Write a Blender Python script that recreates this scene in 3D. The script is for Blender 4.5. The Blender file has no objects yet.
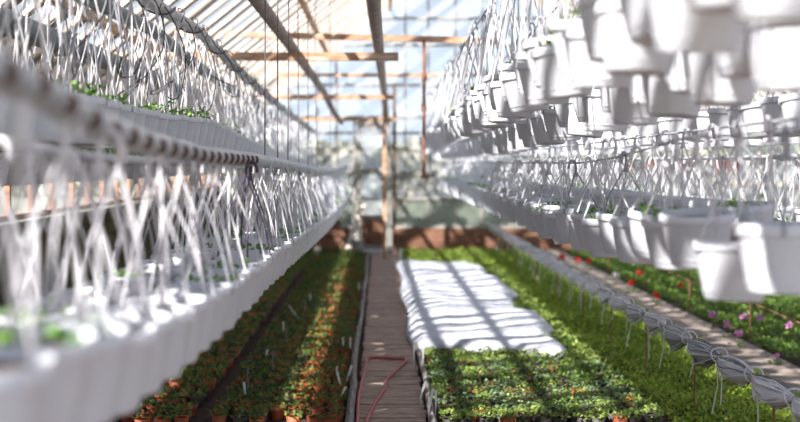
import bpy, math, random
import numpy as np
from mathutils import Vector, Matrix
R = math.radians
random.seed(7); rng = np.random.default_rng(7)
S = bpy.context.scene
COL = S.collection
# ------------------------------------------------------------------ camera
F = 1111.0                      # focal length in pixels at 800 wide
cam_d = bpy.data.cameras.new('camera'); cam = bpy.data.objects.new('camera', cam_d); COL.objects.link(cam)
cam.location = (0, 0, 1.7)
cam.rotation_euler = (R(90 - 2.52), 0, R(-1.03))
cam_d.sensor_width = 36; cam_d.lens = 50
cam_d.clip_start = 0.05; cam_d.clip_end = 400
cam_d.dof.use_dof = True; cam_d.dof.focus_distance = 6.3; cam_d.dof.aperture_fstop = 1.3
S.camera = cam
# ------------------------------------------------------------------ light
S.view_settings.view_transform = 'Standard'; S.view_settings.look = 'None'
S.view_settings.gamma = 1; S.view_settings.exposure = 0.88
w = bpy.data.worlds.new('sky'); S.world = w; w.use_nodes = True
nt = w.node_tree; nt.nodes.clear()
wo = nt.nodes.new('ShaderNodeOutputWorld'); bg = nt.nodes.new('ShaderNodeBackground')
tc = nt.nodes.new('ShaderNodeTexCoord'); sx = nt.nodes.new('ShaderNodeSeparateXYZ'); cr = nt.nodes.new('ShaderNodeValToRGB')
nt.links.new(tc.outputs['Generated'], sx.inputs[0]); nt.links.new(sx.outputs['Z'], cr.inputs[0])
cr.color_ramp.elements[0].color = (0.75, 0.86, 1.0, 1); cr.color_ramp.elements[1].color = (0.50, 0.68, 1.0, 1)
cr.color_ramp.elements[1].position = 0.7
nt.links.new(cr.outputs[0], bg.inputs[0]); bg.inputs[1].default_value = 0.7
nt.links.new(bg.outputs[0], wo.inputs[0])
sun_d = bpy.data.lights.new('sun', 'SUN'); sun_d.energy = 14.0; sun_d.angle = R(1.2); sun_d.color = (1.0, 0.95, 0.92)
sun = bpy.data.objects.new('sun', sun_d); COL.objects.link(sun)
sun.rotation_euler = Vector((-0.56, -0.58, 0.78)).to_track_quat('Z', 'Y').to_euler()

# ------------------------------------------------------------------ materials
def mat(name, col, rough=0.6, col2=None, scale=8.0, stretch=(1, 1, 1), transl=0.0, metal=0.0, bump=0.0, alpha=None, detail=4, lo=.35, hi=.65, col3=None):
    m = bpy.data.materials.new(name); m.use_nodes = True
    n = m.node_tree; n.nodes.clear(); L = n.links
    out = n.nodes.new('ShaderNodeOutputMaterial')
    p = n.nodes.new('ShaderNodeBsdfPrincipled')
    p.inputs['Base Color'].default_value = (*col, 1); p.inputs['Roughness'].default_value = rough; p.inputs['Metallic'].default_value = metal
    src = None
    if col2 or bump or alpha:
        tc = n.nodes.new('ShaderNodeTexCoord'); mp = n.nodes.new('ShaderNodeMapping'); mp.inputs['Scale'].default_value = stretch
        nz = n.nodes.new('ShaderNodeTexNoise'); nz.inputs['Scale'].default_value = scale; nz.inputs['Detail'].default_value = detail
        L.new(tc.outputs['Object'], mp.inputs[0]); L.new(mp.outputs[0], nz.inputs['Vector'])
        if col2:
            r = n.nodes.new('ShaderNodeValToRGB'); r.color_ramp.elements[0].position = lo; r.color_ramp.elements[1].position = hi
            r.color_ramp.elements[0].color = (*col, 1); r.color_ramp.elements[1].color = (*col2, 1)
            if col3:
                e = r.color_ramp.elements.new((lo + hi) / 2); e.color = (*col3, 1)
            L.new(nz.outputs[0], r.inputs[0]); L.new(r.outputs[0], p.inputs['Base Color']); src = r.outputs[0]
        if bump:
            b = n.nodes.new('ShaderNodeBump'); b.inputs['Strength'].default_value = bump; b.inputs['Distance'].default_value = 0.02
            L.new(nz.outputs[0], b.inputs['Height']); L.new(b.outputs[0], p.inputs['Normal'])
    sh = p.outputs[0]
    if transl:
        t = n.nodes.new('ShaderNodeBsdfTranslucent'); t.inputs[0].default_value = (*col, 1)
        if src: L.new(src, t.inputs[0])
        mx = n.nodes.new('ShaderNodeMixShader'); mx.inputs[0].default_value = transl
        L.new(sh, mx.inputs[1]); L.new(t.outputs[0], mx.inputs[2]); sh = mx.outputs[0]
    if alpha:
        a0, a1 = alpha
        tr = n.nodes.new('ShaderNodeBsdfTransparent'); tr.inputs[0].default_value = (0.97, 0.99, 1, 1)
        mr = n.nodes.new('ShaderNodeMapRange'); mr.inputs[1].default_value = .35; mr.inputs[2].default_value = .65
        mr.inputs[3].default_value = a0; mr.inputs[4].default_value = a1
        L.new(nz.outputs[0], mr.inputs[0])
        mx = n.nodes.new('ShaderNodeMixShader'); L.new(mr.outputs[0], mx.inputs[0])
        L.new(tr.outputs[0], mx.inputs[1]); L.new(sh, mx.inputs[2]); sh = mx.outputs[0]
    L.new(sh, out.inputs[0])
    return m

def leafmat(name, a, b, c=None, transl=.35, rough=.55, scale=3.0):
    m = bpy.data.materials.new(name); m.use_nodes = True
    n = m.node_tree; n.nodes.clear(); L = n.links
    out = n.nodes.new('ShaderNodeOutputMaterial')
    g = n.nodes.new('ShaderNodeNewGeometry'); r = n.nodes.new('ShaderNodeValToRGB')
    L.new(g.outputs['Random Per Island'], r.inputs[0])
    r.color_ramp.elements[0].color = (*a, 1); r.color_ramp.elements[1].color = (*b, 1)
    if c: e = r.color_ramp.elements.new(.9); e.color = (*b, 1); r.color_ramp.elements[-1].color = (*c, 1)
    p = n.nodes.new('ShaderNodeBsdfPrincipled'); p.inputs['Roughness'].default_value = rough
    p.inputs['Specular IOR Level'].default_value = .3
    t = n.nodes.new('ShaderNodeBsdfTranslucent'); mx = n.nodes.new('ShaderNodeMixShader'); mx.inputs[0].default_value = transl
    L.new(r.outputs[0], p.inputs['Base Color']); L.new(r.outputs[0], t.inputs[0])
    L.new(p.outputs[0], mx.inputs[1]); L.new(t.outputs[0], mx.inputs[2]); L.new(mx.outputs[0], out.inputs[0])
    return m

M = dict(
    pot=mat('white_pot_plastic', (.84, .85, .89), .42, transl=.2),
    strap=mat('white_strap_plastic', (.86, .84, .86), .4, transl=.3),
    dark_strap=mat('dark_strap_plastic', (.16, .16, .20), .45),
    grey_strap=mat('grey_strap_plastic', (.42, .43, .47), .45, transl=.2),
    purple=mat('purple_strap_plastic', (.07, .05, .09), .45),
    black=mat('black_rubber', (.03, .03, .035), .5),
    soil=mat('potting_soil', (.06, .04, .03), .95, (.13, .09, .06), 40),
    bed=mat('bed_soil', (.02, .014, .01), .95, (.07, .03, .02), 18),
    terracotta=mat('terracotta_plastic', (.34, .07, .035), .6, (.50, .13, .05), 6, transl=.1),
    wood=mat('weathered_roof_wood', (.62, .40, .25), .75, (.72, .56, .42), 3.0, (1, 1, 9), col3=(.42, .22, .12)),
    palewood=mat('pale_wood', (.58, .50, .42), .75, (.74, .66, .56), 4, (6, .6, 6)),
    mullion=mat('grey_mullion_wood', (.30, .28, .26), .75, (.44, .41, .37), 4),
    plank=mat('grey_plank', (.24, .165, .13), .85, (.48, .35, .28), 5, (2, 10, 10), bump=.3),
    edging=mat('grey_edging_wood', (.15, .13, .12), .85, (.33, .30, .27), 6, (8, 1, 8), bump=.3),
    kneewall=mat('kneewall_boards', (.17, .075, .045), .85, (.33, .17, .10), 4, (1, 8, 8)),
    darkwood=mat('dark_wood', (.09, .06, .045), .8, (.19, .13, .09), 5, (8, 8, 1)),
    mossy=mat('mossy_boards', (.05, .04, .025), .9, (.12, .12, .05), 3),
    galv=mat('galvanised_steel', (.40, .42, .45), .5, (.56, .57, .60), 9, metal=.35),
    darkpipe=mat('shaded_dark_pipe', (.10, .13, .16), .5, (.17, .20, .22), 7),  # dark tone puts the shade on these pipes into their colour
    duct=mat('brown_duct', (.24, .18, .15), .7, (.38, .31, .27), 9),
    shadeboard=mat('grey_shading_board', (.22, .18, .15), .85, (.36, .30, .25), 6),
    rust=mat('rusty_steel', (.20, .08, .045), .85, (.36, .17, .10), 30),
    darkhole=mat('dark_brown_hole', (.10, .05, .035), .9),
    wire=mat('thin_wire', (.16, .13, .14), .6),
    concrete=mat('concrete', (.17, .135, .11), .9, (.31, .25, .21), 5, bump=.3),
    fleece=mat('white_fleece', (.70, .72, .78), .7, transl=.25),
    hose=mat('red_hose', (.42, .07, .075), .45),
    marker=mat('white_marker', (.86, .85, .80), .5, transl=.1),
    string=mat('pale_string', (.66, .66, .58), .7),
    roofglass=mat('whitewashed_roof_glass', (.38, .34, .31), .5, (.24, .21, .18), 5, (.5, 5, .5), transl=.15, alpha=(.34, .66), detail=3),
    sunblock=mat('sun_block_wash', (.50, .46, .42), .6, (.32, .28, .24), 5, (.5, 5, .5), transl=.15, alpha=(.9, 1.0), detail=3),  # near-opaque coat added to block sun, not seen whitewash
    glass=mat('dusty_wall_glass', (.62, .66, .70), .4, (.72, .74, .76), 1.2, transl=.4, alpha=(.2, .45)),
    sideglass=mat('clear_side_glass', (.5, .52, .5), .4, (.6, .6, .58), 1.5, transl=.3, alpha=(.04, .16)),
    greenglass=mat('grimy_green_glass', (.20, .24, .19), .4, (.33, .36, .29), 3, transl=.3, alpha=(.6, .85)),
    dryground=mat('dry_ground', (.17, .125, .035), .95, (.27, .205, .07), .35),
    field_ground=mat('grey_green_ground', (.10, .105, .08), .95, (.19, .17, .13), .4),
    leaf=leafmat('pot_leaf', (.07, .20, .03), (.30, .50, .10)),
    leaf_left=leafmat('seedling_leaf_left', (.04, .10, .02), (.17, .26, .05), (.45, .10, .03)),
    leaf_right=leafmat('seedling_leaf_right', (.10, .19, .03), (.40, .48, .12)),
    leaf_dusky=leafmat('dusky_leaf', (.07, .14, .05), (.28, .37, .17)),
    leaf_lime=leafmat('lime_leaf', (.14, .25, .02), (.50, .60, .10), transl=.45),
    leaf_field=leafmat('field_leaf', (.07, .16, .025), (.26, .38, .07), transl=.4),
    red=leafmat('red_petal', (.70, .03, .03), (.95, .10, .06)),
    pink=leafmat('pink_petal', (.75, .25, .60), (.90, .50, .80)),
    whitepetal=leafmat('white_petal', (.85, .82, .75), (.95, .92, .88)),
    hedge=leafmat('hedge_leaf', (.16, .17, .12), (.30, .29, .22), transl=.1),
    brick=mat('brown_brick', (.30, .15, .10), .9, (.46, .26, .18), 12),
    render_wall=mat('outside_render', (.52, .50, .47), .9, (.62, .60, .56), 2),
    tin=mat('tin', (.5, .5, .52), .4, metal=.6),
)

# ------------------------------------------------------------------ mesh helpers
class MB:
    def __init__(s): s.v = []; s.f = []; s.m = []
    def add(s, vs, fs, mi=0):
        o = len(s.v); s.v += [tuple(x) for x in vs]; s.f += [tuple(i + o for i in f) for f in fs]; s.m += [mi] * len(fs)
    def box(s, x0, x1, y0, y1, z0, z1, mi=0):
        s.add([(x0, y0, z0), (x1, y0, z0), (x1, y1, z0), (x0, y1, z0), (x0, y0, z1), (x1, y0, z1), (x1, y1, z1), (x0, y1, z1)],
              [(0, 3, 2, 1), (4, 5, 6, 7), (0, 1, 5, 4), (1, 2, 6, 5), (2, 3, 7, 6), (3, 0, 4, 7)], mi)
    def tube(s, pts, r, n=8, mi=0, cap=True, flat=1.0):
        pts = [Vector(p) for p in pts]; k = len(pts); vs = []; up = None
        for i, p in enumerate(pts):
            d = (pts[min(i + 1, k - 1)] - pts[max(i - 1, 0)]).normalized()
            if up is None:
                up = Vector((0, 0, 1)) if abs(d.z) < .9 else Vector((1, 0, 0))
            a = d.cross(up)
            if a.length < 1e-4: a = d.cross(Vector((1, .2, 0)))
            a.normalize(); b = a.cross(d).normalized(); up = b
            rr = r[i] if isinstance(r, (list, tuple)) else r
            for j in range(n):
                t = 2 * math.pi * j / n
                vs.append(p + a * (rr * math.cos(t)) + b * (rr * flat * math.sin(t)))
        fs = [(i * n + j, i * n + (j + 1) % n, (i + 1) * n + (j + 1) % n, (i + 1) * n + j) for i in range(k - 1) for j in range(n)]
        if cap: fs += [tuple(range(n - 1, -1, -1)), tuple((k - 1) * n + j for j in range(n))]
        s.add(vs, fs, mi)
    def lathe(s, prof, n=20, mi=0, c=(0, 0, 0), cap=True):
        vs = [(c[0] + r * math.cos(2 * math.pi * j / n), c[1] + r * math.sin(2 * math.pi * j / n), c[2] + z) for r, z in prof for j in range(n)]
        k = len(prof)
        fs = [(i * n + j, i * n + (j + 1) % n, (i + 1) * n + (j + 1) % n, (i + 1) * n + j) for i in range(k - 1) for j in range(n)]
        if cap and prof[0][0] > 1e-6: fs.append(tuple(range(n - 1, -1, -1)))
        s.add(vs, fs, mi)
    def join(s, o, T, mi=None):
        vs = [T @ Vector(v) for v in o.v]; off = len(s.v); s.v += [tuple(v) for v in vs]
        s.f += [tuple(i + off for i in f) for f in o.f]; s.m += (o.m if mi is None else [mi] * len(o.f))
    def mesh(s, name, mats, smooth=True):
        me = bpy.data.meshes.new(name); me.from_pydata(s.v, [], s.f)
        for m in (mats if isinstance(mats, (list, tuple)) else [mats]): me.materials.append(m)
        if any(s.m): me.polygons.foreach_set('material_index', s.m)
        if smooth: me.polygons.foreach_set('use_smooth', [True] * len(me.polygons)); me.set_sharp_from_angle(angle=R(40))
        me.update(); return me

def tag(o, label=None, cat=None, group=None, kind=None):
    if label: o['label'] = label
    if cat: o['category'] = cat
    if group: o['group'] = group
    if kind: o['kind'] = kind
    return o
def link(name, me, parent=None, loc=None):
    o = bpy.data.objects.new(name, me); COL.objects.link(o)
    if parent: o.parent = parent
    if loc: o.location = loc
    return o
def build(name, mb, mats, parent=None, smooth=True, loc=None):
    return link(name, mb.mesh(name, mats, smooth), parent, loc)
def empty(name, loc, label, cat, group=None):
    o = bpy.data.objects.new(name, None); COL.objects.link(o); o.location = loc; o.empty_display_size = .1
    return tag(o, label, cat, group)
def struct(name, mb, mats, smooth=False):
    return tag(build(name, mb, mats, smooth=smooth), kind='structure')

def leaves_arrays(P, size, tilt=.5, aspect=.6, rr=rng):
    """diamond leaves at points P (n,3); returns verts, quads"""
    n = len(P); az = rr.uniform(0, 2 * np.pi, n); el = rr.normal(0.25, tilt, n); roll = rr.normal(0, .4, n)
    d = np.stack([np.cos(az) * np.cos(el), np.sin(az) * np.cos(el), np.sin(el)], 1)
    side = np.stack([-np.sin(az), np.cos(az), np.zeros(n)], 1)
    upv = np.cross(d, side)
    side = side * np.cos(roll)[:, None] + upv * np.sin(roll)[:, None]
    s = (np.asarray(size) * np.ones(n))[:, None] * rr.uniform(.7, 1.3, n)[:, None]
    v = np.stack([P, P + d * s * .5 + side * s * aspect * .5, P + d * s, P + d * s * .5 - side * s * aspect * .5], 1).reshape(-1, 3)
    return v, np.arange(n * 4).reshape(n, 4)
def quads_mesh(name, v, f, mats, mi=None):
    me = bpy.data.meshes.new(name); me.vertices.add(len(v)); me.vertices.foreach_set('co', v.astype(np.float32).ravel())
    me.loops.add(f.size); me.loops.foreach_set('vertex_index', f.astype(np.int32).ravel())
    me.polygons.add(len(f)); me.polygons.foreach_set('loop_start', np.arange(0, f.size, 4, dtype=np.int32)); me.polygons.foreach_set('loop_total', np.full(len(f), 4, dtype=np.int32))
    for m in mats: me.materials.append(m)
    if mi is not None: me.polygons.foreach_set('material_index', mi.astype(np.int32))
    me.update(calc_edges=True); me.validate(); return me
def np_mb(mb):   # only-quad MB to arrays
    return np.array(mb.v, dtype=float)

def interp(tab, y): return float(np.interp(y, [a for a, b in tab], [b for a, b in tab]))

# ------------------------------------------------------------------ setting: ground, beds, path
XL, XR, YE, Y0 = -3.0, 6.5, 21.0, -1.5
RX, RZ = 1.55, 5.75           # ridge
def roofz(x): return RZ - .8 * (RX - x) if x < RX else RZ - .72 * (x - RX)
b = MB(); b.box(-70, 70, -30, 120, -.25, -.06); g = struct('ground', b, M['field_ground'])
b = MB(); b.add([(-60, -20, -.055), (-4, -20, -.055), (-4, 19, -.055), (-60, 90, -.055)], [(0, 1, 2, 3)]); struct('ground_dry_grass', b, M['dryground'])
b = MB(); b.box(XL, XR, Y0, YE, -.055, 0.0); struct('floor', b, M['bed'])
def noisy_soil(): pass
# path planks: one boardwalk thing with crosswise planks
walk = empty('boardwalk', (0.07, 10, 0), 'narrow grey boardwalk of crosswise planks running down the middle', 'path')
b = MB(); y = 1.0; k = 0
while y < 20.3:
    wd = random.uniform(.085, .12); dz = random.uniform(-.004, .004); dx = random.uniform(-.012, .012)
    b.box(-.15 + dx, .30 + dx, y, y + wd - .009, .012 + dz, .034 + dz); y += wd
    k += 1
b.box(-.10, -.05, 1, 20.3, .0, .012); b.box(.20, .25, 1, 20.3, 0, .012)
o = build('planking', b, M['plank'], smooth=False); o.parent = walk; o.location = (-.07, -10, 0)
def edging(name, x, h, wd, label, segs, wob=.012, kind='edging_board'):
    y = 4.5
    for i, sl in enumerate(segs):
        b = MB(); y1 = min(y + sl, 20.2)
        pts = [(x + random.uniform(-wob, wob), y + (y1 - y) * t, h / 2 + random.uniform(-.004, .006)) for t in np.linspace(0, 1, 6)]
        b.tube(pts, [wd / 2 * random.uniform(.85, 1.1) for _ in pts], 8, flat=h / wd)
        tag(build(name, b, M['edging']), label[i], 'edging'); y = y1 + .03
edging('edging_board', -.205, .11, .055, ['grey weathered edging log left of the boardwalk, nearest piece', 'grey weathered edging log left of the boardwalk, past the hose bend', 'far grey edging log left of the boardwalk, leading to the door'], [3.7, 4.6, 8.0])
edging('edging_board', .345, .09, .045, ['slim grey edging rail right of the boardwalk, beside the white plant markers', 'slim grey edging rail right of the boardwalk, alongside the white fleece'], [4.9, 10.8])
b = MB(); b.box(2.9, 3.33, 3.0, 20.6, 0, .07)
tag(build('kerb', b, M['concrete'], smooth=False), 'long concrete kerb strip between the lime green bed and flower field', 'kerb')

# ------------------------------------------------------------------ walls and roof frame
def wall_end():
    fr = MB(); bx = fr.box
    ys = (YE, YE + .05)
    xs = [(px - 380) / 52.9 for px in (238, 262, 290, 318, 336, 405, 428, 455, 482, 510, 545, 580, 615, 650, 690)]
    for x in xs:
        if XL < x < XR: bx(x - .016, x + .016, ys[0], ys[1], .45, roofz(x) - .05)
    for z in (.47, 1.0, 1.50, 1.95, 2.25, 2.55, 3.15, 3.9, 4.4):
        xl = max(XL, RX - (RZ - z) / .8 + .05); xr = min(XR, RX + (RZ - z) / .72 - .05)
        bx(xl, xr, ys[0] - .01, ys[1] + .01, z - .022, z + .022)
    o = struct('window_1', fr, M['mullion'])
    gp = MB(); gp.box(.22, XR, YE + .012, YE + .018, .46, 1.0); gp.box(XL, -.52, YE + .012, YE + .018, .46, 1.0); build('lower_pane', gp, M['greenglass'], o, smooth=False)
    pn = MB()
    poly = [(XL, .45), (XR, .45), (XR, roofz(XR)), (RX, RZ), (XL, roofz(XL))]
    pn.add([(x, YE + .024, z) for x, z in poly] , [(0, 1, 2, 3, 4)])
    build('pane', pn, M['glass'], o, smooth=False)
    kw = MB()
    for i in range(3):
        kw.box(XL, -.52, YE - .03, YE + .06, i * .15 + .002, i * .15 + .146); kw.box(.22, XR, YE - .03, YE + .06, i * .15 + .002, i * .15 + .146)
    kw2 = struct('wall_back', kw, M['kneewall'])
    d = MB()
    for x0, x1 in ((-.50, -.465), (.15, .185)): d.box(x0, x1, YE - .05, YE + .04, 0, 2.5)
    d.box(-.5, .2, YE - .05, YE + .04, 2.4, 2.48)
    dr = struct('door_1', d, M['mullion'])
    p = MB()
    for x0, x1 in ((-.42, -.37), (.07, .12)): p.box(x0, x1, YE - .03, YE + .01, .05, 2.4)
    for z in (.05, .62, 1.5, 2.32): p.box(-.36, .06, YE - .03, YE + .01, z, z + .08)
    build('door_leaf', p, M['mullion'], dr, smooth=False)
    p = MB(); p.box(-.36, .06, YE - .02, YE, .12, .64); build('lower_panel', p, M['kneewall'], dr, smooth=False)
    p = MB(); p.box(-.36, .06, YE - .012, YE - .008, .7, 2.32); build('door_pane', p, M['glass'], dr, smooth=False)
    h = MB(); h.tube([(.09, YE - .03, 1.02), (.09, YE - .08, 1.02), (.02, YE - .08, 1.02)], .009, 6); build('door_handle', h, M['tin'], dr)
wall_end()
b = MB()
for i in range(8):
    z0 = i * .15; b.box(XL - .06, XL, Y0, YE, z0 + .003, z0 + .147)
for i in range(3):  # upper boards added to cut the side sun and darken the left
    z0 = 1.62 + i * .15; b.box(XL - .075, XL - .045, Y0, YE, z0 + .003, min(z0 + .147, roofz(XL)))
struct('wall_left', b, M['mossy'])
b = MB()
for z in (1.22, 1.62, roofz(XL) - .08): b.box(XL - .05, XL + .01, Y0, YE, z, z + .05)
y = Y0
while y < YE: b.box(XL - .045, XL + .005, y, y + .04, 1.22, roofz(XL)); y += .62
o = struct('window_2', b, M['kneewall'])
b = MB(); b.box(XL - .03, XL - .026, Y0, YE, 1.2, roofz(XL) - .02); build('pane', b, M['sideglass'], o, smooth=False)
b = MB()
for i in range(5): b.box(XR, XR + .06, Y0, YE, i * .15 + .003, i * .15 + .147)
struct('wall_right', b, M['kneewall'])
b = MB()
for z in (.76, 1.3, roofz(XR) - .08): b.box(XR, XR + .05, Y0, YE, z, z + .05)
y = Y0
while y < YE: b.box(XR, XR + .05, y, y + .04, .75, roofz(XR)); y += .62
o = struct('window_3', b, M['palewood'])
b = MB(); b.box(XR + .02, XR + .024, Y0, YE, .75, roofz(XR) - .02); build('pane', b, M['glass'], o, smooth=False)
# roof slopes
def slope(name, xa, xb, step, depth):
    b = MB(); za, zb = roofz(xa), roofz(xb)
    b.add([(xa, Y0, za), (xb, Y0, zb), (xb, YE + .1, zb), (xa, YE + .1, za)], [(0, 1, 2, 3)])
    c = struct(name, b, M['roofglass'])
    if name == 'ceiling_left':
        b = MB(); xm = -2.45; b.add([(xa, Y0, za + .012), (xm, Y0, roofz(xm) + .012), (xm, YE, roofz(xm) + .012), (xa, YE, za + .012)], [(0, 1, 2, 3)]); build('sun_block_coat', b, M['sunblock'], c, smooth=False)  # opaque sheet added over the low roof to keep sun off the left bed
    dx, dz = xb - xa, zb - za; L = math.hypot(dx, dz); nx, nz = -dz / L, dx / L
    if nz < 0: nx, nz = -nx, -nz
    me = None; y = Y0
    r = MB(); w_, h_ = .026, depth
    vs = []
    for (x, z) in ((xa, za), (xb, zb)):
        for yy in (-w_, w_):
            for d in (-.006, -h_): vs.append((x + nx * d, yy, z + nz * d))
    r.add(vs, [(0, 1, 3, 2), (4, 6, 7, 5), (0, 4, 5, 1), (2, 3, 7, 6), (1, 5, 7, 3), (0, 2, 6, 4)])
    me = r.mesh('rafter', M['palewood'], False)
    r = MB(); vs = []
    for (x, z) in ((xa, za), (xb, zb)):
        for yy in (0, .13):
            for d in (-.008, -.022): vs.append((x + nx * d, yy, z + nz * d))
    r.add(vs, [(0, 1, 3, 2), (4, 6, 7, 5), (0, 4, 5, 1), (2, 3, 7, 6), (1, 5, 7, 3), (0, 2, 6, 4)])
    bme = r.mesh('shading_board', M['shadeboard'], False)
    while y < YE + .1:
        link('rafter', me, c, (0, y, 0))
        if y + .2 < YE and name == 'ceiling_left': link('shading_board', bme, c, (0, y + .06 + .07 * math.sin(y * 5), 0))
        y += step
    for t in (.2, .45, .7, .97):
        x = xa + dx * t; z = za + dz * t
        p = MB(); p.box(x - .03, x + .03, Y0, YE, z - h_ - .085, z - h_ - .015); build('purlin', p, M['wood'], c, smooth=False)
slope('ceiling_left', XL, RX, .46, .038)
slope('ceiling_right', RX, XR, .46, .075)
# outside
b = MB(); b.box(-26, -6, 66, 74, -.06, 3.0); b.add([(-27, 65, 3), (-5, 65, 3), (-5, 75, 3), (-27, 75, 3), (-27, 70, 4.6), (-5, 70, 4.6)], [(0, 1, 5, 4), (2, 3, 4, 5), (1, 2, 5), (3, 0, 4), (0, 3, 2, 1)])
bl = empty('outbuilding', (-16, 70, -.06), 'low pale building far outside beyond the end wall glass', 'building')
o = build('walls', b, M['render_wall'], bl, smooth=False, loc=(16, -70, .06))
n = 40000; P = np.stack([rng.uniform(-45, 60, n), rng.uniform(55, 60, n), rng.uniform(0, 1, n) ** .7 * 2.6 - .06], 1)
v, f = leaves_arrays(P, .45, .7, .8); tag(link('hedge', quads_mesh('hedge', v, f, [M['hedge']])), 'pale blurred hedge far outside beyond the end wall glass', 'hedge', kind='stuff')

# ------------------------------------------------------------------ tie beams, ducts, posts
def beam(name, xa, xb, y, z, zb_, h, wd, m, label):
    p = MB(); p.add([(xa, y, z), (xb, y, zb_), (xb, y + wd, zb_), (xa, y + wd, z), (xa, y, z + h), (xb, y, zb_ + h), (xb, y + wd, zb_ + h), (xa, y + wd, z + h)],
          [(0, 3, 2, 1), (4, 5, 6, 7), (0, 1, 5, 4), (1, 2, 6, 5), (2, 3, 7, 6), (3, 0, 4, 7)])
    return tag(build(name, p, M[m], smooth=False), label, 'beam')
beam('tie_beam', XL + .35, .175, 10.5, 2.655, 2.655, .075, .07, 'wood', 'thick brown tie beam with sawn-off end, nearest crossing under the ducts')
beam('tie_beam', XL + .35, .20, 17.0, 2.655, 2.655, .075, .07, 'wood', 'second brown tie beam under the ducts, its free end beyond the nearest one')
beam('tie_beam', -2.5, 1.42, 13.2, 3.19, 3.10, .07, .06, 'wood', 'thin upper tie beam crossing the whole aisle, in front of the rafters')
beam('tie_beam', -2.2, 1.9, 18.6, 3.12, 3.12, .06, .06, 'wood', 'upper tie beam near the end wall above the lowest end wall beam')
beam('tie_beam', -2.6, .3, 19.6, 2.42, 2.42, .06, .06, 'wood', 'lowest tie beam close to the end wall')
def duct(xs, label):
    b = MB(); ys = np.arange(3, 20.9, .06); pts = []; rr = []
    for i, y in enumerate(ys):
        z = interp(((3, 2.78), (10.5, 2.78), (17, 2.78), (19, 2.55), (21, 2.44)), y)
        pts.append((interp(xs, y), y, z)); rr.append(.048 + (.004 if i % 3 == 0 else 0))
    b.tube(pts, rr, 12)
    t = tag(build('heating_duct', b, M['duct']), label, 'pipe')
duct(((3, -.80), (8, -.82), (17, -.86), (21, -.72)), 'ribbed brown duct slanting over the aisle, left one of the pair')
duct(((3, -.06), (8, -.04), (17, .06), (21, .14)), 'ribbed brown duct running above the boardwalk to the door')
b = MB(); b.tube([(.52, 13.15, 3.14), (.52, 13.15, 1.56)], .02, 8); b.tube([(.52, 13.15, 1.56), (.49, 13.12, 1.52), (.58, 13.1, 1.53)], .018, 6)
for z in (2.35, 2.7): b.tube([(.52, 13.15, z - .04), (.52, 13.15, z + .04)], .032, 8)
tag(build('drop_pipe', b, M['rust']), 'rusty vertical drop pipe with collars right of the aisle', 'pipe')
for (x, y, m, wd, lab) in ((.075, 19.0, 'wood', .035, 'pale square wooden post at the end of the boardwalk'), (.26, 19.9, 'darkwood', .03, 'dark wooden post beside the door frame')):
    b = MB(); b.box(x - wd, x + wd, y, y + 2 * wd, 0, 3.1); tag(build('wooden_post', b, M[m], smooth=False), lab, 'post')

# support pipes for the hanging pots
ZL1 = ((1, 1.83), (1.94, 1.81), (2.13, 1.785), (2.31, 1.76), (2.5, 1.74), (3, 1.715), (3.83, 1.69), (5.3, 1.68), (6.7, 1.66), (11.5, 1.57), (15, 1.56), (20.6, 1.60))
ZL3 = ((1, 2.50), (5.8, 2.50), (7.4, 2.53), (9.5, 2.44), (14, 2.32), (20.6, 2.22))
ZL5 = ((1, 2.42), (20.6, 2.38))
ZR1 = ((1, 2.72), (5, 2.72), (10, 2.66), (20.6, 2.54))
ZR2 = ((1, 2.66), (3, 2.66), (5, 2.62), (9, 2.55), (20.6, 2.52))
ZR3 = ((1, 2.52), (20.6, 2.46))
ZD1 = ((1, 1.77), (3, 1.775), (4, 1.78), (5, 1.72), (6, 1.69), (20.6, 1.69))
ZD2 = ((1, 1.85), (5, 1.83), (20.6, 1.74))
ZD3 = ((1, 1.72), (20.6, 1.70))
def pipe(x, Z, r, m, label, ya=1.2, yb=20.6, rings=False, name='support_pipe'):
    b = MB(); ys = np.arange(ya, yb, .3); b.tube([(x, y, interp(Z, y) + r) for y in ys], r, 12)
    o = tag(build(name, b, M[m]), label, 'pipe'); return o
p1 = pipe(-.62, ZL1, .034, 'galv', 'galvanised pipe at eye level with dark round holes, holding the front left pots')
cl = MB(); cl.tube([(.020, -.012, -.004), (.0335, -.02, -.006)], .021, 14); clm = cl.mesh('pipe_hole', M['darkhole'])
y = 1.62
while y < 5.4: link('pipe_hole', clm, p1, (-.62, y, interp(ZL1, y) + .034)); y += .175
pipe(-.92, ZL1, .018, 'galv', 'slim galvanised pipe behind the holed one, holding the inner left pots')
pipe(-1.2, ZL3, .036, 'galv', 'thick grey overhead pipe wound with black tubes on the left')
pipe(-1.5, ZL3, .042, 'darkpipe', 'dark overhead pipe just outside the thick grey one on the left', ya=2.5)
pipe(-2.1, ZL5, .075, 'darkpipe', 'dark blue shaded pipe nearest the left wall', ya=3)
pipe(.70, ZR1, .006, 'galv', 'taut steel cable holding the highest pots right of the aisle')
pipe(1.03, ZR2, .006, 'galv', 'taut steel cable holding the second high pots on the right')
pipe(2.05, ZR3, .008, 'galv', 'overhead pipe in the middle of the right side pots')
pipe(2.9, ZR3, .008, 'galv', 'overhead pipe above the concrete kerb on the right')
pipe(1.09, ZD1, .005, 'galv', 'thin low cable holding the lowest pots right of the aisle', ya=2.8)
pipe(1.37, ZD2, .005, 'galv', 'thin low cable one step outside the lowest right pots', ya=3.6)
pipe(2.05, ZD3, .012, 'galv', 'low rail in the middle of the right side, with white hangers')
pipe(2.9, ZD3, .012, 'galv', 'low rail above the concrete kerb on the right')

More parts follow.
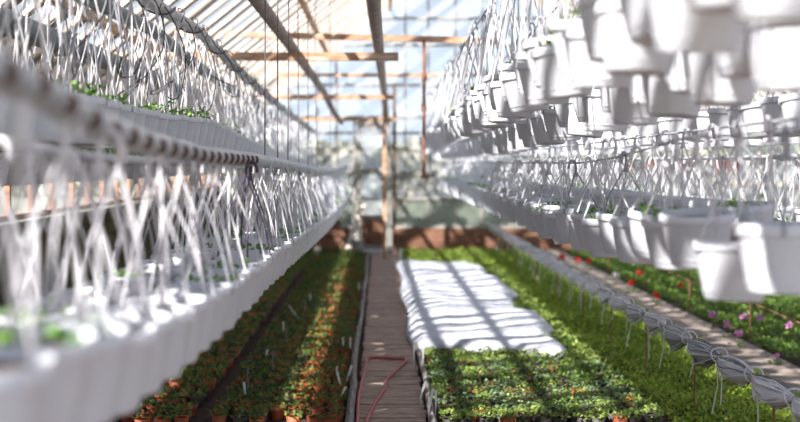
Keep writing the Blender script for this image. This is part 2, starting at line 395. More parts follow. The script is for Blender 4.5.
# suspension wires
wy = [6.0, 6.75, 7.5, 8.5, 9.6, 11.0, 13.8, 16.5]
nm = ['first', 'second', 'third', 'fourth', 'fifth', 'sixth', 'seventh', 'eighth']
for i, y in enumerate(wy):
    b = MB(); x = -.62; zt = roofz(x) - .1; z0 = interp(ZL1, y) + .05
    b.tube([(x, y, z0), (x + random.uniform(-.02, .02), y, (z0 + zt) / 2), (x, y, zt)], .004, 5)
    b.tube([(x, y - .002, z0), (x + .03, y, z0 - .026), (x, y, z0 - .056), (x - .03, y, z0 - .026), (x, y + .002, z0)], .003, 5)
    tag(build('suspension_wire', b, M['wire']), '%s of the thin dark vertical wires above the left holed pipe, counting into the distance' % nm[i], 'wire')

# ------------------------------------------------------------------ hanging pots
def pot_mb(n=22):
    b = MB()
    b.lathe([(0, .004), (.055, .004), (.06, 0), (.084, 0), (.088, .006), (.089, .012), (.108, .09), (.117, .143), (.119, .149), (.1255, .151), (.127, .156), (.127, .176), (.124, .18), (.119, .178), (.116, .158), (.114, .15)], n)
    b.lathe([(.082, .022), (.0945, .024), (.0955, .029), (.088, .031)], n)       # moulded drip ring low on the wall
    return b
POT = pot_mb().mesh('pot', M['pot'])
b = MB(); b.lathe([(0, .158), (.05, .162), (.1145, .157), (.1145, .150)], 16); SOIL = b.mesh('soil', M['soil'])
def hanger_mb(L, n=4, w_=.0034, tw=.0):
    b = MB(); top = .176 + L
    for j in range(n):
        a = 2 * math.pi * j / n + .3; a2 = a + tw
        p0 = Vector((.1235 * math.cos(a), .1235 * math.sin(a), .168)); p1 = Vector((.006 * math.cos(a2), .006 * math.sin(a2), top - .055))
        bow = Vector((math.cos(a), math.sin(a), 0)) * .012 + Vector((random.uniform(-.006, .006), random.uniform(-.006, .006), 0))
        b.tube([p0 - Vector((0, 0, .018)), p0, p0.lerp(p1, .5) + bow, p1], w_, 5)
        b.tube([p0 - Vector((0, 0, .016)), p0 + Vector((0, 0, .01))], .007, 6)
    hk = [(0, 0, top - .065), (0, 0, top - .03)] + [(.026 * (1 - math.cos(t)) - .0, 0, top - .03 + .045 * math.sin(t) * 1.0) for t in np.linspace(.5, math.pi + .1, 7)]
    b.tube(hk, .0075, 6); b.tube([(0, 0, top - .075), (0, 0, top - .05)], .011, 6)
    return b
HL = {}
def hanger_mesh(L, var, m):
    k = (L, var, m)
    if k not in HL: HL[k] = hanger_mb(L, 3 + (var + 1) % 2, .0038, .0 + .5 * var).mesh('hanger', M[m])
    return HL[k]
def plant_mesh(k):
    rr = np.random.default_rng(k); n = (34, 60, 90)[k % 3]
    a = rr.uniform(0, 2 * np.pi, n); r = .095 * np.sqrt(rr.uniform(0, 1, n)); h = .155 + rr.uniform(0, 1, n) * (.035, .06, .085)[k % 3]
    v, f = leaves_arrays(np.stack([r * np.cos(a), r * np.sin(a), h], 1), .032, .55, .7, rr)
    return quads_mesh('plant', v, f, [M['leaf']])
PL = [plant_mesh(k) for k in range(6)]
#        key   x     Z    strap  ya    yb   step   tilt
ROWS = [('L1', -.62, ZL1, .42, 1.66, 20.3, .262),
        ('L2', -.92, ZL1, .42, 2.30, 20.3, .31),
        ('L3', -1.2, ZL3, .56, 3.30, 20.0, .27),
        ('L4', -1.5, ZL3, .56, 4.30, 20.0, .27),  # second upper row, added to shade the front left pots
        ('L5', -2.1, ZL5, .67, 6.0, 20.0, .262),
        ('R1', .70, ZR1, .55, 1.90, 17.0, .275),
        ('R2', 1.03, ZR2, .55, 2.78, 20.0, .28),
        ('D1', 1.09, ZD1, .26, 2.98, 20.0, .29),
        ('D2', 1.37, ZD2, .30, 3.86, 20.0, .29),
        ('R3', 2.05, ZR3, .50, 5.30, 20.0, .30),
        ('D3', 2.05, ZD3, .34, 5.20, 20.0, .30),
        ('R4', 2.9, ZR3, .50, 7.4, 20.0, .34),
        ('D4', 2.9, ZD3, .34, 7.4, 20.0, .34)]
INFO = {
 'L1': ('white pot hanging from the holed eye-level pipe, inner front row left of the aisle', 'front left pots on the holed pipe'),
 'L2': ('white pot with straps hanging in the row behind the front left pots', 'pots in the second left row'),
 'L3': ('white pot on long straps under the thick grey overhead pipe on the left', 'pots under the thick overhead left pipe'),
 'L4': ('white pot on long straps in the upper left row outside the thick pipe', 'pots in the outer upper left row'),
 'L5': ('shaded white pot under the dark blue pipe along the left wall', 'pots along the left wall'),
 'R1': ('white pot in the highest row, closest to the aisle on the right', 'highest pots right of the aisle'),
 'R2': ('white pot in the second high row, behind the highest right row', 'second high right row of pots'),
 'D1': ('white pot in the lowest right row, closest to the aisle', 'lowest right row of pots'),
 'D2': ('white pot in the low right row just outside the lowest row', 'second low right row of pots'),
 'R3': ('white pot hanging high in the middle of the right side', 'high pots in the middle of the right side'),
 'D3': ('white pot hanging low in the middle of the right side', 'low pots in the middle of the right side'),
 'R4': ('small looking white pot hanging high above the concrete kerb', 'high pots above the kerb'),
 'D4': ('small looking white pot hanging low above the concrete kerb', 'low pots above the kerb')}
pots = []
for key, x, Z, L, ya, yb, st in ROWS:
    y = ya; i = 0
    while y < yb:
        dl = ((0, .07)[i % 2] if i < 2 else (0, .03)[i % 2]) if key == 'D1' else (.06, 0)[i % 2] if key in ('D2', 'R1', 'R2') else 0
        pots.append((math.hypot(y, x), key, x, y, interp(Z, y), L + dl, dl, i)); y += .40 if (key == 'D1' and i < 2) else st; i += 1
pots.sort()
NPOT = 292
UNIQUE = {('D1', 0): 'large grey-shaded white pot at the right picture edge, hanging just above the flower field',
          ('D1', 1): 'blurred white pot hanging lowest of all, at the lower right over the flowers',
          ('R1', 0): 'large blurred white pot nearest overhead in the top right corner',
          ('R2', 0): 'white pot at the right picture edge, directly under the nearest overhead pots',
          ('R2', 1): 'big sunlit white pot, next after the one at the right edge under the overhead pots',
          ('L1', 0): 'most blurred white pot at the lower left corner, nearest on the holed pipe',
          ('L1', 1): 'blurred white pot next to the lower left corner one on the holed pipe',
          ('R3', 0): 'crisp white pot with a bare twig, nearest of the high middle right row',
          ('D3', 0): 'nearest white pot of the low middle right row, among crossed hangers'}
ORD = ['first', 'second', 'third', 'fourth', 'fifth', 'sixth', 'seventh', 'eighth', 'ninth', 'tenth', 'eleventh', 'twelfth', 'thirteenth', 'fourteenth']
ROWTXT = {'L1': 'front left row on the holed pipe', 'L2': 'second left row behind the holed pipe', 'L3': 'row under the thick grey left pipe',
          'L4': 'upper left row outside the thick pipe', 'L5': 'shaded row along the left wall', 'R1': 'highest right row beside the aisle', 'R2': 'second high right row',
          'D1': 'lowest right row beside the aisle', 'D2': 'second low right row', 'R3': 'high middle right row', 'D3': 'low middle right row', 'R4': 'high row above the kerb', 'D4': 'low row above the kerb'}
for k_ in ROWTXT:
    for n_ in range(14): UNIQUE.setdefault((k_, n_), '%s white pot from the near end of the %s' % (ORD[n_], ROWTXT[k_]))
far = MB(); POTF = MB(); POTF.lathe([(0, 0), (.086, 0), (.117, .148), (.127, .153), (.127, .178), (.117, .178), (.114, .152), (0, .152)], 12)
HF = {}
nfar = 0
proto = None
for idx, (d, key, x, y, z, L, dl, i) in enumerate(pots):
    zb = z - L - .20 + dl * 0; side = random.choice((-1, 1))
    yaw = random.uniform(0, 6.28)
    hook = Vector((.02 * math.cos(yaw), .02 * math.sin(yaw), 0))
    if idx < NPOT:
        zz = z + .0 - L - .17
        e = bpy.data.objects.new('hanging_pot', None); COL.objects.link(e); e.empty_display_size = .05
        lab, grp = INFO[key]
        tag(e, UNIQUE.get((key, i), lab), 'pot', grp)
        e.location = (x + random.uniform(-.006, .006), y, zz); tl = .03 if key[0] == 'L' else .09; e.rotation_euler = (random.uniform(-tl, tl), random.uniform(-tl, tl), yaw)
        link('pot', POT, e)
        m = 'strap'
        if key == 'L1' and 13 <= i <= 14 or (key in ('L3',) and random.random() < .02): m = 'purple'
        elif random.random() < .12: m = 'grey_strap'
        link('hanger', hanger_mesh(L, random.randint(0, 2), m), e)
        link('soil', SOIL, e)
        if (key, i) == ('R3', 0):
            tb = MB(); tb.tube([(-.02, 0, .15), (-.03, .01, .24), (.0, .0, .31), (.05, .01, .35), (.09, 0, .36)], [.005, .0045, .004, .003, .002], 6); tb.tube([(-.03, .01, .24), (-.07, 0, .30), (-.08, .0, .36)], .003, 5)
            build('twig', tb, M['darkwood'], e)
        if random.random() < {'L': .3, 'D': .3, 'R': .5}[key[0]] or key in ('L5', 'L4', 'L3'): link('plant', PL[random.choice((0, 3) if key in ('L1', 'L2', 'D1', 'D2') else (0, 1, 2, 3, 4, 5))], e)
    else:
        T = Matrix.Translation((x, y, z - L - .17)) @ Matrix.Rotation(yaw, 4, 'Z')
        far.join(POTF, T, 0)
        if L not in HF: HF[L] = hanger_mb(L, 3, .0042)
        far.join(HF[L], T, 0)
        if random.random() < .5:
            for _ in range(7):
                a = random.uniform(0, 6.28); r_ = random.uniform(.02, .09); c = Vector((x + r_ * math.cos(a), y + r_ * math.sin(a), z - L - .17 + .16)); s_ = .03
                far.add([c, c + Vector((s_, s_ * .5, s_)), c + Vector((s_ * .3, s_ * 1.4, s_ * 1.5)), c + Vector((-s_ * .5, s_ * .6, s_))], [(0, 1, 2, 3)], 1)
        nfar += 1
print('pots', len(pots), 'far', nfar, 'last near dist', pots[NPOT - 1][0])
tag(build('hanging_pots', far, [M['pot'], M['leaf']]), 'mass of small white hanging pots receding to the end wall on both sides', 'pots', kind='stuff')

# orange pots hung among the right rails
TP = MB(); TP.lathe([(0, 0), (.07, 0), (.095, .13), (.105, .135), (.105, .16), (.095, .16), (.09, .14), (0, .14)], 18); TPm = TP.mesh('pot', M['terracotta'])
for (px, y, zz, lab) in ((630, 12.5, 1.53, 'orange terracotta pot seen between hangers, leftmost of the few on the right'), (652, 13.0, 1.57, 'orange terracotta pot hanging second from left among white straps'), (686, 12.0, 1.58, 'orange terracotta pot hanging left of a close pair on the right'),
                      (722, 11.5, 1.60, 'orange terracotta pot of a close pair, left side'), (735, 11.2, 1.61, 'orange terracotta pot of a close pair, right side')):
    x = 3.4; y = 3.4 * F / (px - 380); zz = 1.583
    e = empty('hanging_pot', (x, y, zz), lab, 'pot', 'orange pots among the white ones')
    link('pot', TPm, e); hm = hanger_mb(.42, 3); h = build('hanger', hm, M['strap'], e, loc=(0, 0, 0)); h.scale = (.8, .8, 1); link('plant', PL[1], e); e.scale = (.7, .7, .87)
b = MB(); b.tube([(3.4, 1.2, 2.10), (3.4, 21.0, 2.10)], .014, 8)
tag(build('support_pipe', b, M['galv']), 'thin pipe over the flower field holding the orange pots', 'pipe')

# black drip tubes winding round the thick overhead pipe
for i in range(17):
    y = 3.4 + i * .52 + random.uniform(-.1, .1); z = interp(ZL3, y); x = -1.2; pts = []
    ln = random.uniform(.25, .5)
    a = random.uniform(-.2, .2)
    pts = [(x + .04, y, z + .0), (x + .05, y + .05, z + .07), (x - .0, y + .12, z + .09), (x + .07, y + .2, z - .02), (x + .12 + a * .3, y + .25, z - ln * .5),
           (x + .05 + a, y + .32, z - ln), (x + .0 + a, y + .22, z - ln * 1.05), (x + .03, y + .12, z - ln * .8)]
    c = []
    P4 = [Vector(p) for p in pts]
    for k in range(len(P4) - 1):
        p0 = P4[max(k - 1, 0)]; p1_ = P4[k]; p2 = P4[k + 1]; p3 = P4[min(k + 2, len(P4) - 1)]
        for t in (0, .25, .5, .75):
            c.append(.5 * ((2 * p1_) + (p2 - p0) * t + (2 * p0 - 5 * p1_ + 4 * p2 - p3) * t * t + (3 * p1_ - p0 - 3 * p2 + p3) * t ** 3))
    b = MB(); b.tube(c, .0035, 6)
    tag(build('drip_tube', b, M['black']), 'thin black drip tube looping down from the thick grey overhead pipe', 'tube', 'black drip tubes on the left overhead pipe')
b = MB(); ys = np.arange(2.5, 19, .05)
b.tube([(-1.2 + .045 * math.cos(y * 6), y, interp(ZL3, y) + .036 + .045 * math.sin(y * 6)) for y in ys], .006, 6)
tag(build('drip_line', b, M['black']), 'black irrigation line wound round the thick grey overhead pipe', 'tube')
for (k, xo, y) in ((0, .70, 9.2), (1, .72, 8.2), (2, 1.0, 7.6)):
    b = MB(); z = ZR1[0][1] - .0; b.tube([(xo, y, z - .03), (xo - .06, y + .1, z - .2), (xo + .03, y + .2, z - .42), (xo - .1, y + .5, z - .62), (xo - .05, y + .8, z - .75)], .006, 6)
    tag(build('drip_tube', b, M['black']), ['black drip tube dangling beside the highest right pots, at the aisle', 'black drip tube hanging nearer than the aisle one on the right', 'black drip tube hanging between the two high right rows'][k], 'tube')

# ------------------------------------------------------------------ seedling beds
SP = MB(); SP.lathe([(0, 0), (.034, 0), (.046, .062), (.051, .064), (.051, .078), (.047, .078), (.045, .066), (0, .066)], 12)
SPm = SP.mesh('pot', M['terracotta'])
SPd = MB(); SPd.lathe([(0, 0), (.034, 0), (.046, .062), (.051, .064), (.051, .078), (.047, .078), (.045, .066), (0, .066)], 12); SPdm = SPd.mesh('pot', mat('brown_black_plastic', (.06, .045, .04), .6))
def seedling_arr(seed, n, spread, hgt, s):
    rr = np.random.default_rng(seed); a = rr.uniform(0, 2 * np.pi, n); r = spread * np.sqrt(rr.uniform(0, 1, n))
    P = np.stack([r * np.cos(a), r * np.sin(a), .07 + rr.uniform(0, hgt, n) * (1 - .5 * r / spread)], 1)
    return leaves_arrays(P, s, .5, .75, rr)
SL = [seedling_arr(50 + k, (14, 22, 30, 34, 18)[k], .066, .035, .030) for k in range(5)]
SR = [seedling_arr(70 + k, (26, 48, 60, 40, 34)[k], .07, (.035, .06, .05, .07, .04)[k], (.024, .03, .026, .034, .028)[k]) for k in range(5)]
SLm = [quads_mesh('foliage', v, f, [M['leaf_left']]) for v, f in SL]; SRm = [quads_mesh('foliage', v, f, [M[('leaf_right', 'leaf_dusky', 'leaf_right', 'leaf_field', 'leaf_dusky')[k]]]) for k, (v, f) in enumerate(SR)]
seeds = []
for i in range(20):                                   # left bed columns
    x = -.30 - i * .122
    if x < -2.75: break
    if i in (7, 15): continue                     # walking gaps between trays
    y = 7.0 + random.uniform(0, .12)
    while y < 19.6:
        if random.random() > .06: seeds.append((math.hypot(x, y) + abs(x) * .5, 'l', x + random.uniform(-.02, .02), y))
        y += random.uniform(.112, .13)
for i in range(12):
    x = .44 + i * .120
    y = 7.0
    while y < 19.8:
        if not (9.4 < y < 17.75) and random.random() > .03: seeds.append((math.hypot(x, y), 'r', x + random.uniform(-.02, .02), y + random.uniform(-.02, .02)))
        y += .120
seeds.sort()
fv, ff, fm, off = [], [], [], 0
farp = MB(); LOWP = MB(); LOWP.lathe([(.034, 0), (.051, .078), (.045, .07)], 8, cap=False)
NS = 294; cnt = 0
fl, fr_, pm_ = [], [], MB()
for d, sd, x, y in seeds:
    inview = -1.95 - (y - 7.3) * .25 < x < 1.85 and not (y < 7.15)
    if cnt < NS and inview:
        cnt += 1
        e = bpy.data.objects.new('potted_seedling', None); COL.objects.link(e); e.location = (x, y, 0); e.rotation_euler = (0, 0, random.uniform(0, 6.28)); e.empty_display_size = .03
        if sd == 'l': tag(e, 'small seedling in an orange pot set in the left bed beside the boardwalk', 'seedling', 'potted seedlings in the left bed'); link('pot', SPm if x > -.6 or random.random() < .4 else SPdm, e); link('foliage', SLm[random.randint(0, 4)], e)  # left bed: dark pots outside the sunlit strip put its shade into colour
        else: tag(e, 'leafy seedling pot set close in the right bed in front of the fleece', 'seedling', 'potted seedlings in the right bed'); link('pot', SPm if random.random() < .12 else SPdm, e); link('foliage', SRm[random.randint(0, 4)], e)
    else:
        T = Matrix.Translation((x, y, 0))
        if sd == 'l':
            v, f = SL[random.randint(0, 4)]; fl.append(v + np.array((x, y, 0))); pm_.join(LOWP, T, 0 if x > -.6 or random.random() < .45 else 1)  # same split: shade of the inner bed put into pot colour
        else:
            v, f = SR[random.randint(0, 4)]; fr_.append(v + np.array((x, y, 0))); pm_.join(LOWP, T, 0 if random.random() < .12 else 1)
print('seedlings', len(seeds))
v = np.concatenate(fl + fr_); nl = sum(len(a) for a in fl) // 4
f = np.arange(len(v)).reshape(-1, 4); mi = np.zeros(len(f)); mi[nl:] = 1
# join leaves and pots of the remaining seedlings into one countless mass
pv = np.array(pm_.v); pf = np.array(pm_.f); 
vv = np.concatenate([v, pv]); f2 = np.concatenate([f, pf + len(v)]); m2 = np.concatenate([mi, np.array(pm_.m) + 2])
tag(link('seedlings', quads_mesh('seedlings', vv, f2, [M['leaf_left'], M['leaf_right'], M['terracotta'], SPdm.materials[0]], m2)), 'rows of small potted seedlings running back to the end wall', 'seedlings', kind='stuff')

def field(name, x0, x1, y0, y1, dens, size, h, m, label, cat, bumpy=.02):
    A = (x1 - x0) * (y1 - y0); n = int(A * dens)
    u = rng.uniform(0, 1, n) ** 1.45; y = y0 + (y1 - y0) * u; x = rng.uniform(x0, x1, n)
    bump = bumpy * (np.sin(x * 21 + np.sin(y * 9)) * np.sin(y * 17 + np.cos(x * 13)) + np.sin(x * 5 + y * 3.1))
    hh = h * rng.uniform(.15, 1, n) ** .6 + bump
    v, f = leaves_arrays(np.stack([x, y, np.maximum(hh, .01)], 1), size * (1 + .045 * (y - y0)), .55, .55)
    return tag(link(name, quads_mesh(name, v, f, [m])), label, cat, kind='stuff')
field('lime_foliage', 1.86, 2.88, 4.8, 20.4, 3600, .032, .10, M['leaf_lime'], 'dense lime green foliage carpet under the tied hanger garland', 'plants')
field('bed_foliage', 1.45, 1.86, 9.3, 17.8, 3400, .036, .06, M['leaf_right'], 'strip of green seedlings between the fleece and the lime bed', 'plants')
field('bed_foliage', .42, 1.9, 17.4, 20.5, 2400, .04, .10, M['leaf_lime'], 'bright green foliage patch beyond the white fleece', 'plants')
field('field_foliage', 3.42, 6.4, 6.8, 20.4, 1700, .038, .11, M['leaf_field'], 'green foliage field with flowers beyond the concrete kerb', 'plants', .03)
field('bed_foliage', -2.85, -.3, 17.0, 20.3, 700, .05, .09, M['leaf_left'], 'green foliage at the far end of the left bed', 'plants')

# flowers standing in the field
def flower(px, py, m, lab, h=.17, r=.035, double=False):
    y = F * (1.7 - h) / (py - 162); x = (px - 380) * y / F
    e = empty('flowering_plant', (x, y, 0), lab, 'flower')
    b = MB(); b.tube([(0, 0, 0), (.006, .004, h * .5), (0, 0, h)], .003, 5); build('stem', b, M['leaf_field'], e)
    rr = np.random.default_rng(int(px)); n = 46; a = rr.uniform(0, 6.28, n); c = rr.uniform(-.2, 1, n)
    P = np.stack([r * .55 * np.sqrt(1 - c * c) * np.cos(a), r * .55 * np.sqrt(1 - c * c) * np.sin(a), h + r * .5 * c], 1)
    v, f = leaves_arrays(P, r * .7, .8, .95, rr); link('bloom', quads_mesh('bloom', v, f, [m]), e)
    P = np.stack([rr.normal(0, .03, 18), rr.normal(0, .03, 18), rr.uniform(.03, h * .7, 18)], 1); v, f = leaves_arrays(P, .045, .5, .7, rr); link('leaves', quads_mesh('leaves', v, f, [M['leaf_field']]), e)
for t in ((563, 258, 'red', 'red bloom furthest back by the left end of the flower field', .2, .06), (578, 261, 'red', 'wide red bloom second from the back in the flower field', .2, .06), (590, 262, 'red', 'red bloom behind the white one, back of the flower field', .2, .06),
          (618, 276, 'whitepetal', 'single cream white bloom in the flower field', .2, .055), (634, 284, 'red', 'round red bloom right of the cream white one', .2, .05), (641, 275, 'red', 'dim red bloom above the round red one', .2, .05),
          (659, 297, 'red', 'small red bloom close to the kerb', .18, .045), (683, 287, 'red', 'lone red bloom under the large blurred pots', .2, .045),
          (716, 317, 'pink', 'pale pink bloom at the left of the pink cluster', .18, .04), (731, 327, 'pink', 'pink bloom just below the pale pink one', .18, .042), (747, 319, 'pink', 'pink bloom at the middle of the cluster by the rusty rods', .18, .042),
          (743, 337, 'pink', 'brightest pink bloom, lowest of the cluster', .18, .045), (764, 320, 'pink', 'faint lilac bloom right of the pink cluster', .18, .042), (782, 358, 'pink', 'tiny pink bloom closest to the kerb at the right', .14, .028), (794, 328, 'pink', 'small pink bloom at the right end behind the rusty post', .18, .038)):
    flower(t[0], t[1], M[t[2]], t[3], t[4], t[5])

# ------------------------------------------------------------------ white fleece sheet
WR = []
for k_ in (2.2, 3.1, 4.5, 6, 8, 10, 13, 17, 22, 29, 35):
    t_ = random.uniform(0, 3.14); WR.append((k_ * math.cos(t_), k_ * math.sin(t_) * .8, random.uniform(0, 6), (.034 if k_ < 7 else .022) / k_ ** .9, k_ > 7))
NU, NV = 60, 150; vs = []; fs = []
for j in range(NV + 1):
    v_ = j / NV; y = 9.45 + 8.2 * v_
    xl = .27 + .03 * math.sin(y * 1.7) + (.06 if y < 10.6 else 0) * (10.6 - y); xr = 1.62 + .07 * math.sin(y * 2.3 + 1) + .04 * math.sin(y * 6.1) - .05 * max(0, y - 15)
    if y < 10.2: xr += .10 * (1 - abs(y - 9.8) / .4)
    for i in range(NU + 1):
        u = i / NU; x = xl + (xr - xl) * u
        yy = y + (.18 * math.sin(u * 5 + .5) + .09 * math.sin(u * 13)) * max(0, 1 - v_ * 12) + .25 * u * max(0, (v_ - .9) * 10) * 0
        z = .150 + sum(a_ * (1 - 2 * abs(math.sin(kx * x + ky * y + ph))) if q else a_ * math.sin(kx * x + ky * y + ph) for kx, ky, ph, a_, q in WR)
        e_ = min(u, 1 - u) * (xr - xl); e2 = min(v_, 1 - v_) * 8.2; e_ = min(e_, e2)
        if e_ < .10: z -= .09 * (1 - e_ / .10)
        z += .035 * math.exp(-((u - .25) ** 2) / .02) * math.exp(-((y - 13) ** 2) / 6)
        vs.append((x, yy, max(z, .03)))
for j in range(NV):
    for i in range(NU): a = j * (NU + 1) + i; fs.append((a, a + 1, a + NU + 2, a + NU + 1))
b = MB(); b.add(vs, fs); fl_ = build('fleece_sheet', b, M['fleece']); fl_.data.polygons.foreach_set('use_smooth', [True] * len(fl_.data.polygons))
md = fl_.modifiers.new('thick', 'SOLIDIFY'); md.thickness = .004
tag(fl_, 'large rumpled white fleece sheet spread over the right seedling bed', 'sheet')

# ------------------------------------------------------------------ red hose
def g2(px, py, z=.05): y = F * (1.7 - z) / (py - 162); return ((px - 380) * y / F, y, z)
hp = [g2(*p) for p in ((353, 450), (357, 422), (358, 400), (362, 380), (366, 365), (366, 360), (371, 358), (380, 358), (392, 359), (402, 359), (406, 361), (402, 366), (393, 374), (386, 381), (384, 390), (376, 402), (371, 412), (366, 424), (362, 450))]
hp = [(x, y, .034 + .012) for x, y, z in hp]
c = []; P4 = [Vector(p) for p in hp]
for k in range(len(P4) - 1):
    p0 = P4[max(k - 1, 0)]; p1_ = P4[k]; p2 = P4[k + 1]; p3 = P4[min(k + 2, len(P4) - 1)]
    for t in (0, .25, .5, .75): c.append(.5 * ((2 * p1_) + (p2 - p0) * t + (2 * p0 - 5 * p1_ + 4 * p2 - p3) * t * t + (3 * p1_ - p0 - 3 * p2 + p3) * t ** 3))
b = MB(); b.tube(c, .012, 8); tag(build('garden_hose', b, M['hose']), 'red garden hose bent back across the boardwalk planks', 'hose')

# ------------------------------------------------------------------ plant markers
def marker(px, py0, py1, lab, lean=0, m='marker', wd=.011, zb=.03):
    if px > 400: zb = .10
    y = F * (1.7 - zb) / (py1 - 162); x = (px - 380) * y / F; h = (py1 - py0) * y / F + .0
    b = MB(); t = .0015; lx = lean * h
    b.add([(-wd * .5, -t, 0), (wd * .5, -t, 0), (wd * .5, t, 0), (-wd * .5, t, 0), (lx - wd * .8, -t, h), (lx + wd * .8, -t, h), (lx + wd * .8, t, h), (lx - wd * .8, t, h)],
          [(0, 3, 2, 1), (4, 5, 6, 7), (0, 1, 5, 4), (1, 2, 6, 5), (2, 3, 7, 6), (3, 0, 4, 7)])
    b.add([(-wd * .5, -t, 0), (wd * .5, -t, 0), (wd * .5, t, 0), (-wd * .5, t, 0), (0, 0, -zb - .01)], [(0, 1, 4), (1, 2, 4), (2, 3, 4), (3, 0, 4)])
    tag(build('plant_marker', b, M[m], smooth=False, loc=(x, y, zb)), lab, 'marker')
for a in ((344, 338, 354, 'upright white marker left of the boardwalk edge, left of a twin pair', -.1), (350, 338, 355, 'upright white marker left of the boardwalk edge, right of a twin pair', 0),
          (336, 367, 380, 'short white marker below the twin pair, furthest from the boardwalk', .05), (345, 366, 387, 'white marker leaning right against the left edging', .3), (341, 373, 393, 'white marker leaning left across its neighbour', -.2),
          (338, 388, 404, 'lowest white marker in the left bed by the edging, leaning right', .45),
          (414, 346, 361, 'thin white marker at the right edging just before the fleece', 0), (423, 349, 366, 'white marker in the right bed just before the fleece', .02),
          (421, 382, 398, 'white marker leaning right in the right bed, left of three', .3), (429, 390, 412, 'tallest white marker leaning in the right bed, middle of three', .2), (436, 392, 409, 'upright white marker in the right bed, right of three', .0),
          (245, 383, 402, 'small pale marker in the dark part of the left bed, nearest', -.1), (265, 350, 366, 'small pale marker in the dark left bed, second from near', .1), (283, 322, 338, 'small pale marker in the dark left bed, further back', 0),
          (310, 294, 305, 'tiny pale marker far back in the left bed', 0), (359, 283, 294, 'tiny marker far back next to the left edging', 0), (300, 306, 322, 'bent pale twig label in the middle of the left bed', -.7)):
    marker(*a)
for a in ((247, 368, 398, 'thin grey stake nearest in the dark left bed', 0, 'edging', .008), (272, 350, 376, 'thin grey stake second in the dark left bed', 0, 'edging', .008), (286, 328, 350, 'thin grey stake third in the dark left bed', 0, 'edging', .008), (305, 300, 316, 'thin grey stake far back in the dark left bed', 0, 'edging', .008)):
    marker(*a)

# ------------------------------------------------------------------ garland of tied hangers
GX, GZ = 1.99, .56
b = MB(); b.tube([(GX, y, GZ + .012 * math.sin(y * 1.3)) for y in np.arange(4.6, 20.4, .2)], .004, 6)
tag(build('garland_wire', b, M['wire']), 'thin wire stretched low over the lime bed carrying tied hanger bundles', 'wire')
ky = [4.75]
while ky[-1] < 19.6: ky.append(ky[-1] + random.uniform(.50, .64))
desc = ['pale bundle of tied plastic hangers, nearest on the low wire', 'white bundle of tied hangers, second from the near end of the low wire', 'grey-and-white bundle of tied hangers, third along the low wire', 'darker striped bundle of tied hangers, fourth along the low wire', 'dark streaked bundle of tied hangers, fifth along the low wire', 'white-bellied bundle of tied hangers, sixth along the low wire', 'looped bundle of tied hangers, seventh along the low wire', 'eighth bundle of tied hangers along the low wire']
for i in range(len(ky) - 1):
    ya, yb = ky[i], ky[i + 1]; ym = (ya + yb) / 2; ln = yb - ya
    lab = desc[i] if i < len(desc) else 'bundle of tied white plastic hangers on the far part of the low wire'
    e = empty('hanger_bundle', (GX, ym, GZ), lab, 'bundle', 'tied hanger bundles on the low wire')
    for part, m, n, r_ in (('white_strands', 'strap', 20, .0050), ('dark_strands', 'dark_strap', (5, 6, 8, 16, 18, 9, 7)[i] if i < 7 else 6, .004)):
        b = MB()
        for k in range(n):
            a = random.uniform(0, 6.28); rad = random.uniform(.04, .088); if_ = random.uniform(.9, 1.5); zo = -.02
            pts = []
            for t in np.linspace(0, 1, 9):
                s_ = math.sin(math.pi * t) ** if_
                pts.append((rad * math.cos(a + t * .9) * s_ + random.uniform(-.003, .003), (t - .5) * (ln + .04), rad * 1.0 * math.sin(a + t * .9) * s_ + zo * s_ - .02 * s_ + random.uniform(-.003, .003)))
            b.tube(pts, r_, 5)
        build(part, b, M[m], e)
    b = MB()      # folded plastic belly of the bundle
    pts = [(0, (t - .5) * ln * .92, -.03 * math.sin(math.pi * t) - .006) for t in np.linspace(0, 1, 9)]
    b.tube(pts, [.012 + .058 * math.sin(math.pi * t) ** .8 * random.uniform(.85, 1.1) for t in np.linspace(0, 1, 9)], 10, flat=.8)
    build('bundle_core', b, M['strap'] if i not in (3, 4) else M['grey_strap'], e)
    b = MB(); b.tube([(.05 * math.cos(t), -ln / 2 + .012 * math.sin(t * 3), .01 + .045 * math.sin(t)) for t in np.linspace(0, 6.28, 14)], .005, 6); build('tie_loop', b, M['strap'], e)
    b = MB()
    for k in range(random.choice((1, 2, 2))):
        dx = random.uniform(-.03, .03); h = random.uniform(.2, .38); b.tube([(dx, -ln / 2, -.02), (dx + .02, -ln / 2 + .02, -h * .5), (dx + random.uniform(-.02, .03), -ln / 2 + .03, -h)], .004, 5)
    build('dangling_tail', b, M['string'], e)
# stakes under the garland
for i, y in enumerate((5.6, 7.05, 8.35, 9.6, 11.0, 12.6, 14.4, 16.4, 18.4)):
    b = MB(); b.tube([(GX + .03, y, -.05), (GX + .03 + random.uniform(-.01, .01), y, GZ + .03)], .006, 6)
    tag(build('garland_stake', b, M['rust']), '%s thin rusty stake holding up the low wire, counted from the near end' % ['first', 'second', 'third', 'fourth', 'fifth', 'sixth', 'seventh', 'eighth', 'ninth'][i], 'stake')
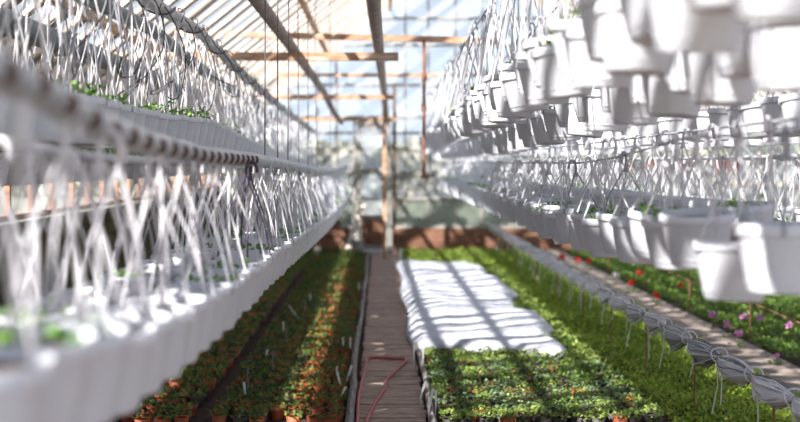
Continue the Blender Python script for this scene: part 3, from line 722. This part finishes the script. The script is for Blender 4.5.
# rusty rod frame at the kerb
fy = [6.3, 8.2, 10.1, 12.1, 14.2, 16.4, 18.8]
for i, y in enumerate(fy):
    b = MB(); b.tube([(3.40, y, -.05), (3.40, y, .78)], .008, 6)
    tag(build('rusty_post', b, M['rust']), 'upright rusty rod at the outer kerb edge, %s from the near end' % ['first', 'second', 'third', 'fourth', 'fifth', 'sixth', 'seventh'][i], 'rod')
for z, l in ((.40, 'lower rusty horizontal rod along the flower field'), (.72, 'upper rusty horizontal rod along the flower field')):
    b = MB(); b.tube([(3.40 + .012, y, z + .01 * math.sin(y * 2)) for y in np.arange(5.6, 19.2, .3)], .006, 6); tag(build('rusty_rail', b, M['rust']), l, 'rod')
for y, l in ((8.2, 'rusty cross rod reaching over the flowers, nearest'), (10.1, 'rusty cross rod reaching over the flowers, second'), (12.1, 'rusty cross rod reaching over the flowers, third')):
    b = MB(); b.tube([(3.35, y + .012, .60), (5.2, y + .012, .58)], .006, 6); b.tube([(5.2, y + .012, .60), (5.2, y + .012, -.03)], .007, 6); tag(build('rusty_rail', b, M['rust']), l, 'rod')

# ------------------------------------------------------------------ clutter at the far end
def crate(x, y, z, sx_, sy_, sz_, lab, rz=0):
    e = empty('wooden_crate', (x, y, z), lab, 'crate'); e.rotation_euler.z = rz
    b = MB()
    for k in range(3):
        z0 = k * sz_ / 3; z1 = z0 + sz_ / 3 - .02
        b.box(-sx_ / 2, sx_ / 2, -sy_ / 2, -sy_ / 2 + .015, z0, z1); b.box(-sx_ / 2, sx_ / 2, sy_ / 2 - .015, sy_ / 2, z0, z1)
        b.box(-sx_ / 2, -sx_ / 2 + .015, -sy_ / 2, sy_ / 2, z0, z1); b.box(sx_ / 2 - .015, sx_ / 2, -sy_ / 2, sy_ / 2, z0, z1)
    b.box(-sx_ / 2, sx_ / 2, -sy_ / 2, sy_ / 2, 0, .015); build('slats', b, M['kneewall'], e, smooth=False)
    b = MB()
    for a in (-1, 1):
        for c_ in (-1, 1): b.box(a * sx_ / 2 - .02 * (a > 0) , a * sx_ / 2 + .02 * (a < 0), c_ * (sy_ / 2) - .02 * (c_ > 0), c_ * (sy_ / 2) + .02 * (c_ < 0), 0, sz_)
    build('corner_posts', b, M['palewood'], e, smooth=False)
crate(-.95, 20.5, 0, .6, .4, .34, 'reddish wooden crate standing left of the door')
crate(-1.0, 20.5, .34, .5, .38, .3, 'reddish wooden crate stacked on the one left of the door', .1)
crate(-1.7, 20.5, 0, .7, .4, .4, 'wider wooden crate beside the crate stack in the far left corner')
crate(2.6, 20.6, 0, .7, .35, .32, 'wooden crate against the end wall beyond the kerb')
for i, (x, z, l) in enumerate(((-1.2, .0, 'upper loose plank leaning on the end wall left of the door'), (-.68, 0, 'short plank leaning beside the door frame'))):
    b = MB(); b.add([(x, 20.2, 0), (x + .12, 20.2, 0), (x + .12, 20.23, 0), (x, 20.23, 0), (x + .3 * i, 20.94, 1.25 - .3 * i), (x + .12 + .3 * i, 20.94, 1.25 - .3 * i), (x + .12 + .3 * i, 20.965, 1.25 - .3 * i), (x + .3 * i, 20.965, 1.25 - .3 * i)],
          [(0, 3, 2, 1), (4, 5, 6, 7), (0, 1, 5, 4), (1, 2, 6, 5), (2, 3, 7, 6), (3, 0, 4, 7)])
    tag(build('loose_plank', b, M['palewood'], smooth=False), l, 'plank')
b = MB(); b.lathe([(0, 0), (.10, 0), (.13, .26), (.137, .265), (.13, .27), (.122, .26), (.095, .01), (0, .01)], 20)
e = empty('bucket', (-.42, 20.3, 0), 'pale metal bucket on the ground by the far door', 'bucket'); build('pail', b, M['tin'], e)
b = MB(); b.tube([(.135 * math.cos(t), 0, .26 + .12 * math.sin(t)) for t in np.linspace(0, math.pi, 12)], .004, 6); build('handle', b, M['tin'], e)
b = MB(); b.box(.31, .36, 18.2, 18.25, 0, .28); tag(build('marker_post', b, M['marker'], smooth=False), 'short white post where the boardwalk meets the fleece', 'post')
